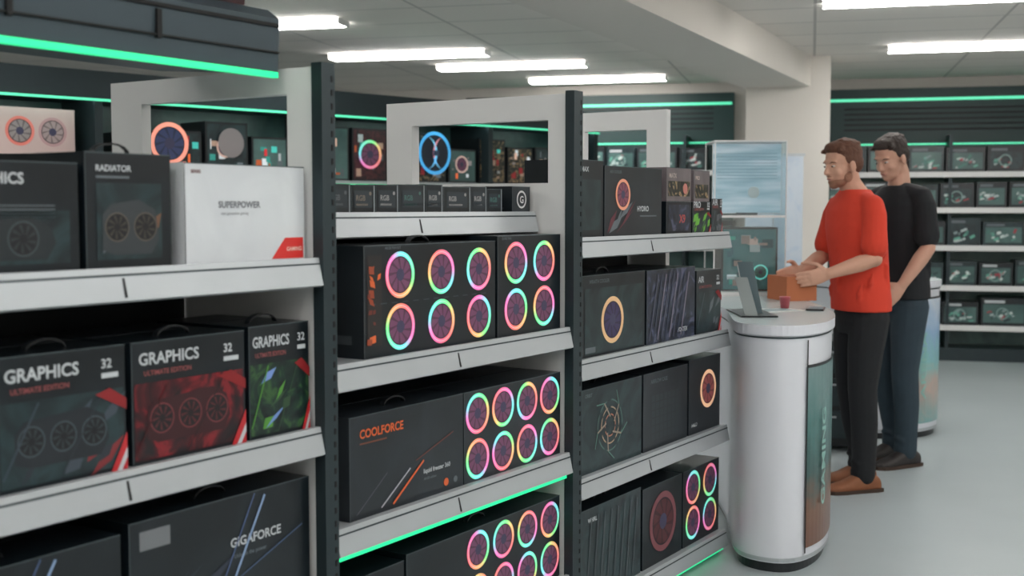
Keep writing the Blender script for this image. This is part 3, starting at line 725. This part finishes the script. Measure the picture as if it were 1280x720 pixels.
def person(name,base,ang,sk,shirtc,pantc,shoec,hairc,beardc,larm,rarm,lh,rh,headc,pitch,yaw,lean=0.0,scale=1.0):
    e=empty(name,(base[0],base[1],0),ang); e.scale=(scale,)*3
    HM=head_pts(headc,pitch,yaw)
    def hp(x,y,z): return HM@Vector((x,y,z))
    rot=HM.to_3x3().to_4x4()
    skin=bmesh.new()
    ell(skin,hp(-.015,0,.035),(.094,.076,.083),rot); ell(skin,hp(.018,0,-.02),(.070,.062,.082),rot)
    ell(skin,hp(.030,0,-.075),(.050,.046,.034),rot); ell(skin,hp(.058,0,-.092),(.024,.024,.018),rot)
    ell(skin,hp(.068,0,.026),(.022,.048,.012),rot)
    tube(skin,[hp(.082,0,.018),hp(.091,0,-.004),hp(.101,0,-.026)],[.007,.009,.012],n=10)
    ell(skin,hp(.090,0,-.032),(.013,.017,.008),rot); ell(skin,hp(.079,0,-.056),(.012,.024,.012),rot)
    for s in(1,-1):
        ell(skin,hp(-.008,s*.078,-.012),(.019,.009,.032),rot); ell(skin,hp(.05,s*.038,-.03),(.025,.02,.024),rot)
    nb=(lean*.9-.01,0,1.50)
    tube(skin,[hp(-.025,0,-.04),hp(-.035,0,-.10),(nb[0],0,1.50),(nb[0]-.01,0,1.42)],[.058,.057,.062,.070])
    hloft(skin,[(0,0,.90,.08,.12),(0,0,1.0,.085,.12),(lean*.4,0,1.2,.085,.13),(lean*.8,0,1.40,.085,.14),(lean,0,1.46,.055,.10)])
    for (S,E,Wr,Hd,sg) in((larm[0],larm[1],larm[2],lh,1),(rarm[0],rarm[1],rarm[2],rh,-1)):
        S,E,Wr=Vector(S),Vector(E),Vector(Wr)
        ch=Vector((S.x,S.y*.55,S.z-.02))
        tube(skin,[ch,S.lerp(ch,.2)-Vector((0,0,.01)),S.lerp(E,.2),S.lerp(E,.5),S.lerp(E,.8),E,E.lerp(Wr,.3),E.lerp(Wr,.7),Wr],[.045,.045,.047,.046,.042,.040,.042,.034,.027])
        hand(skin,Wr,Hd[0],Hd[1],Hd[2],Hd[3])
    for s in(1,-1):
        o=.05*s
        tube(skin,[(0,s*.07,.93),(.012+o*.2,s*.088,.72),(.018+o*.4,s*.093,.52),(-.004+o*.6,s*.098,.34),(-.022+o,s*.1,.12)],[.065,.062,.048,.046,.036])
    remesh('body',skin,sk,e,.005,3)
    # shirt
    bm=bmesh.new()
    hloft(bm,[(0,0,.915,.130,.180),(.002,0,.97,.132,.177),(lean*.2,0,1.08,.127,.166),(lean*.5,0,1.22,.130,.172),(lean*.8,0,1.34,.132,.178),(lean,0,1.42,.120,.172),(lean,0,1.47,.100,.152),(lean*.95,0,1.505,.080,.112),(lean*.9,0,1.528,.068,.080)])
    rf=random.Random(5)
    for i in range(26):
        a=rf.uniform(0,6.28); z=rf.uniform(.94,1.32)
        x,y=.121*math.cos(a)+lean*.4,.161*math.sin(a)
        tube(bm,[(x*1.0,y,z),(x*1.06,y*1.04+.015,z+.04),(x,y+.03,z+.09)],[.008,.014,.008],n=8)
    for (S,E) in((larm[0],larm[1]),(rarm[0],rarm[1])):
        S,E=Vector(S),Vector(E); ins=Vector((S.x,S.y*.4,S.z+.005)); nk=Vector((S.x,S.y*.3,S.z+.030))
        tube(bm,[nk,ins.lerp(S,.5)+Vector((0,0,.006)),S.lerp(ins,.15)-Vector((0,0,.006)),S.lerp(E,.20),S.lerp(E,.45),S.lerp(E,.78)],[.045,.054,.058,.061,.061,.066])
    remesh('t_shirt',bm,shirtc,e,.007,3)
    # trousers
    bm=bmesh.new()
    hloft(bm,[(0,0,.80,.10,.13),(-.005,0,.86,.120,.165),(-.005,0,.93,.112,.160),(0,0,.98,.104,.150)])
    for s in(1,-1):
        o=.05*s
        tube(bm,[(-.002,s*.082,.88),(.012+o*.2,s*.088,.72),(.018+o*.4,s*.093,.52),(-.004+o*.6,s*.098,.34),(-.024+o,s*.1,.16),(-.02+o,s*.1,.085)],[.100,.090,.073,.068,.060,.062])
        for zz in(.10,.15,.5,.55): 
            k=(zz-.1)/.42
            cx=(-.024+o)*(1-k)+(.018+o*.4)*k; tube(bm,[(cx+.05,s*.1-.03,zz),(cx+.056,s*.1,zz+.01),(cx+.05,s*.1+.03,zz)],[.010,.014,.010],n=8)
    remesh('trousers',bm,pantc,e,.008,3)
    solem=pmat(name+'_sole',lin(60,44,34),.6)
    for s in(1,-1):
        o=.05*s
        bm=bmesh.new(); rs=[]
        for (a,hw,ht) in[(-.105,.018,.05),(-.09,.034,.075),(-.05,.039,.10),(0,.040,.105),(.05,.043,.085),(.10,.047,.062),(.15,.046,.050),(.18,.034,.040),(.195,.014,.026)]:
            ring=[]
            for i in range(16):
                t=2*math.pi*i/16; c,sn=math.cos(t),math.sin(t); k=(abs(c)**2.8+abs(sn)**2.8)**(-1/2.8)
                ring.append((a+o-.01,s*.105+hw*c*k,max(.001,ht/2+ht/2*sn*k)))
            rs.append(ring)
        loft(bm,rs)
        remesh('shoe',bm,shoec,e,.006,2)
        b=MB(); q=[(-.11,.03),(-.08,.04),(.05,.045),(.12,.05),(.17,.044),(.20,.02)]
        o2=[Vector((x+o-.01,s*.105-y)) for x,y in q]+[Vector((x+o-.01,s*.105+y)) for x,y in q[::-1]]
        extr(b,o2,0,.018,solem); b.done('sole',parent=e)
    # hair
    bm=bmesh.new()
    ell(bm,hp(-.026,0,.052),(.096,.081,.080),rot); ell(bm,hp(-.055,0,.005),(.060,.076,.070),rot); ell(bm,hp(.020,0,.098),(.056,.060,.026),rot)
    ell(bm,hp(.046,0,.088),(.033,.050,.020),rot)
    for s in(1,-1): ell(bm,hp(-.015,s*.070,.03),(.038,.012,.035),rot)
    rr=random.Random(3)
    for i in range(46):
        a=rr.uniform(-1.2,1.2)+math.pi/2; q=rr.uniform(-1.0,1.1)
        v=Vector((-.02+.085*math.sin(q),.07*math.cos(a),.055+.070*math.sin(a)*math.cos(q)))
        ell(bm,hp(*v),(.022,.010,.012),rot,seg=8)
    remesh('hair',bm,hairc,e,.005,2)
    if beardc:
        bm=bmesh.new()
        ell(bm,hp(.032,0,-.078),(.052,.049,.032),rot); ell(bm,hp(.059,0,-.094),(.026,.027,.019),rot); ell(bm,hp(.084,0,-.046),(.008,.022,.004),rot)
        for s in(1,-1): ell(bm,hp(.008,s*.053,-.058),(.026,.011,.030),rot)
        remesh('beard',bm,beardc,e,.004,2)
    b=bmesh.new(); ell(b,hp(.086,0,-.060),(.007,.020,.005),rot,seg=10); remesh('lips',b,LIP,e,.003,1)
    for s in(1,-1):
        b=bmesh.new(); ell(b,hp(.074,s*.030,.004),(.010,.012,.005),rot,seg=12); remesh('eye',b,EYEW,e,.002,1)
        b=bmesh.new(); ell(b,hp(.082,s*.030,.003),(.004,.006,.005),rot,seg=10); remesh('iris',b,IRIS,e,.002,1)
        b=bmesh.new(); tube(b,[hp(.083,s*.014,.020),hp(.082,s*.032,.025),hp(.071,s*.050,.020)],[.003,.004,.0025],n=8); remesh('eyebrow',b,hairc,e,.0025,1)
    return e
RSH=pmat('red_cotton',lin(206,62,42),.9,0,.10,9,.6); BSH=pmat('black_cotton',lin(20,23,28),.85,0,.12,9,.6)
BPA=pmat('black_denim',lin(20,23,27),.85,0,.15,14,.4); JEAN=pmat('blue_grey_denim',lin(42,58,68),.85,0,.15,14,.4)
SH1=pmat('tan_suede',lin(132,82,54),.7,0,.1,20,.3); SH2=pmat('dark_leather',lin(44,40,40),.5)
H1=pmat('brown_hair',lin(90,56,40),.7,0,.3,60,.8); H2=pmat('dark_brown_hair',lin(46,36,32),.7,0,.3,60,.8)
BRD=pmat('stubble_beard',lin(142,100,80),.8,0,.2,90,.5)
angA=math.atan2(-.25,-.97)
A0=(1.765,6.05)
person('man_in_red_shirt',A0,angA,SKIN1,RSH,BPA,SH1,H1,BRD,
  ((.045,.180,1.450),(.065,.225,1.185),(.295,.195,1.115)),((.045,-.180,1.450),(.10,-.205,1.19),(.295,-.085,1.115)),
  ((.95,-.12,-.22),(0,-1,0),(0,0,1),.25),((.95,.12,-.22),(0,1,0),(0,0,1),.25),(.125,0,1.652),.17,.15,lean=.05,scale=.99)
angB=math.atan2(-.42,-.90)
person('man_in_black_shirt',(2.15,6.64),angB,SKIN2,BSH,JEAN,SH2,H2,None,
  ((.02,.185,1.470),(.03,.235,1.195),(.17,.20,1.00)),((.02,-.185,1.470),(.06,-.23,1.20),(.22,-.14,1.04)),
  ((.6,-.1,-.6),(-.3,-1,-.2),(1,0,.5),.35),((.7,.1,-.5),(-.3,1,-.2),(1,0,.5),.35),(.085,0,1.675),.38,.15,lean=.03,scale=1.01)
fA=Vector((math.cos(angA),math.sin(angA))); lA=Vector((-fA.y,fA.x))
bc=Vector(A0)+fA*.41+lA*.055
CARD=pmat('kraft_cardboard',lin(172,100,64),.7,0,.08,12)
b=MB(); b.box(-.075,.085,-.102,.102,0,.118,CARD); b.box(-.075,.085,-.003,.003,.118,.1186,PRINT,lin(120,70,44)); b.box(.02,.05,-.103,-.102,.04,.08,PRINT,lin(220,200,180))
b.done('cardboard_box',(bc.x,bc.y,.971),angA)

# ---------------------------------------------------------------- world & camera
w=bpy.data.worlds.new('World'); bpy.context.scene.world=w; w.use_nodes=True
w.node_tree.nodes['Background'].inputs[0].default_value=(.5,.6,.65,1); w.node_tree.nodes['Background'].inputs[1].default_value=.05
bpy.context.scene.view_settings.view_transform='Standard'
cam=bpy.data.cameras.new('camera'); co=bpy.data.objects.new('camera',cam); C.objects.link(co)
cam.sensor_width=36; cam.lens=42.19; cam.clip_start=.05
cam.dof.use_dof=True; cam.dof.focus_distance=4.0; cam.dof.aperture_fstop=3.2
co.location=(0,0,1.42); co.rotation_euler=(math.radians(90-3.81),0,0)
bpy.context.scene.camera=co
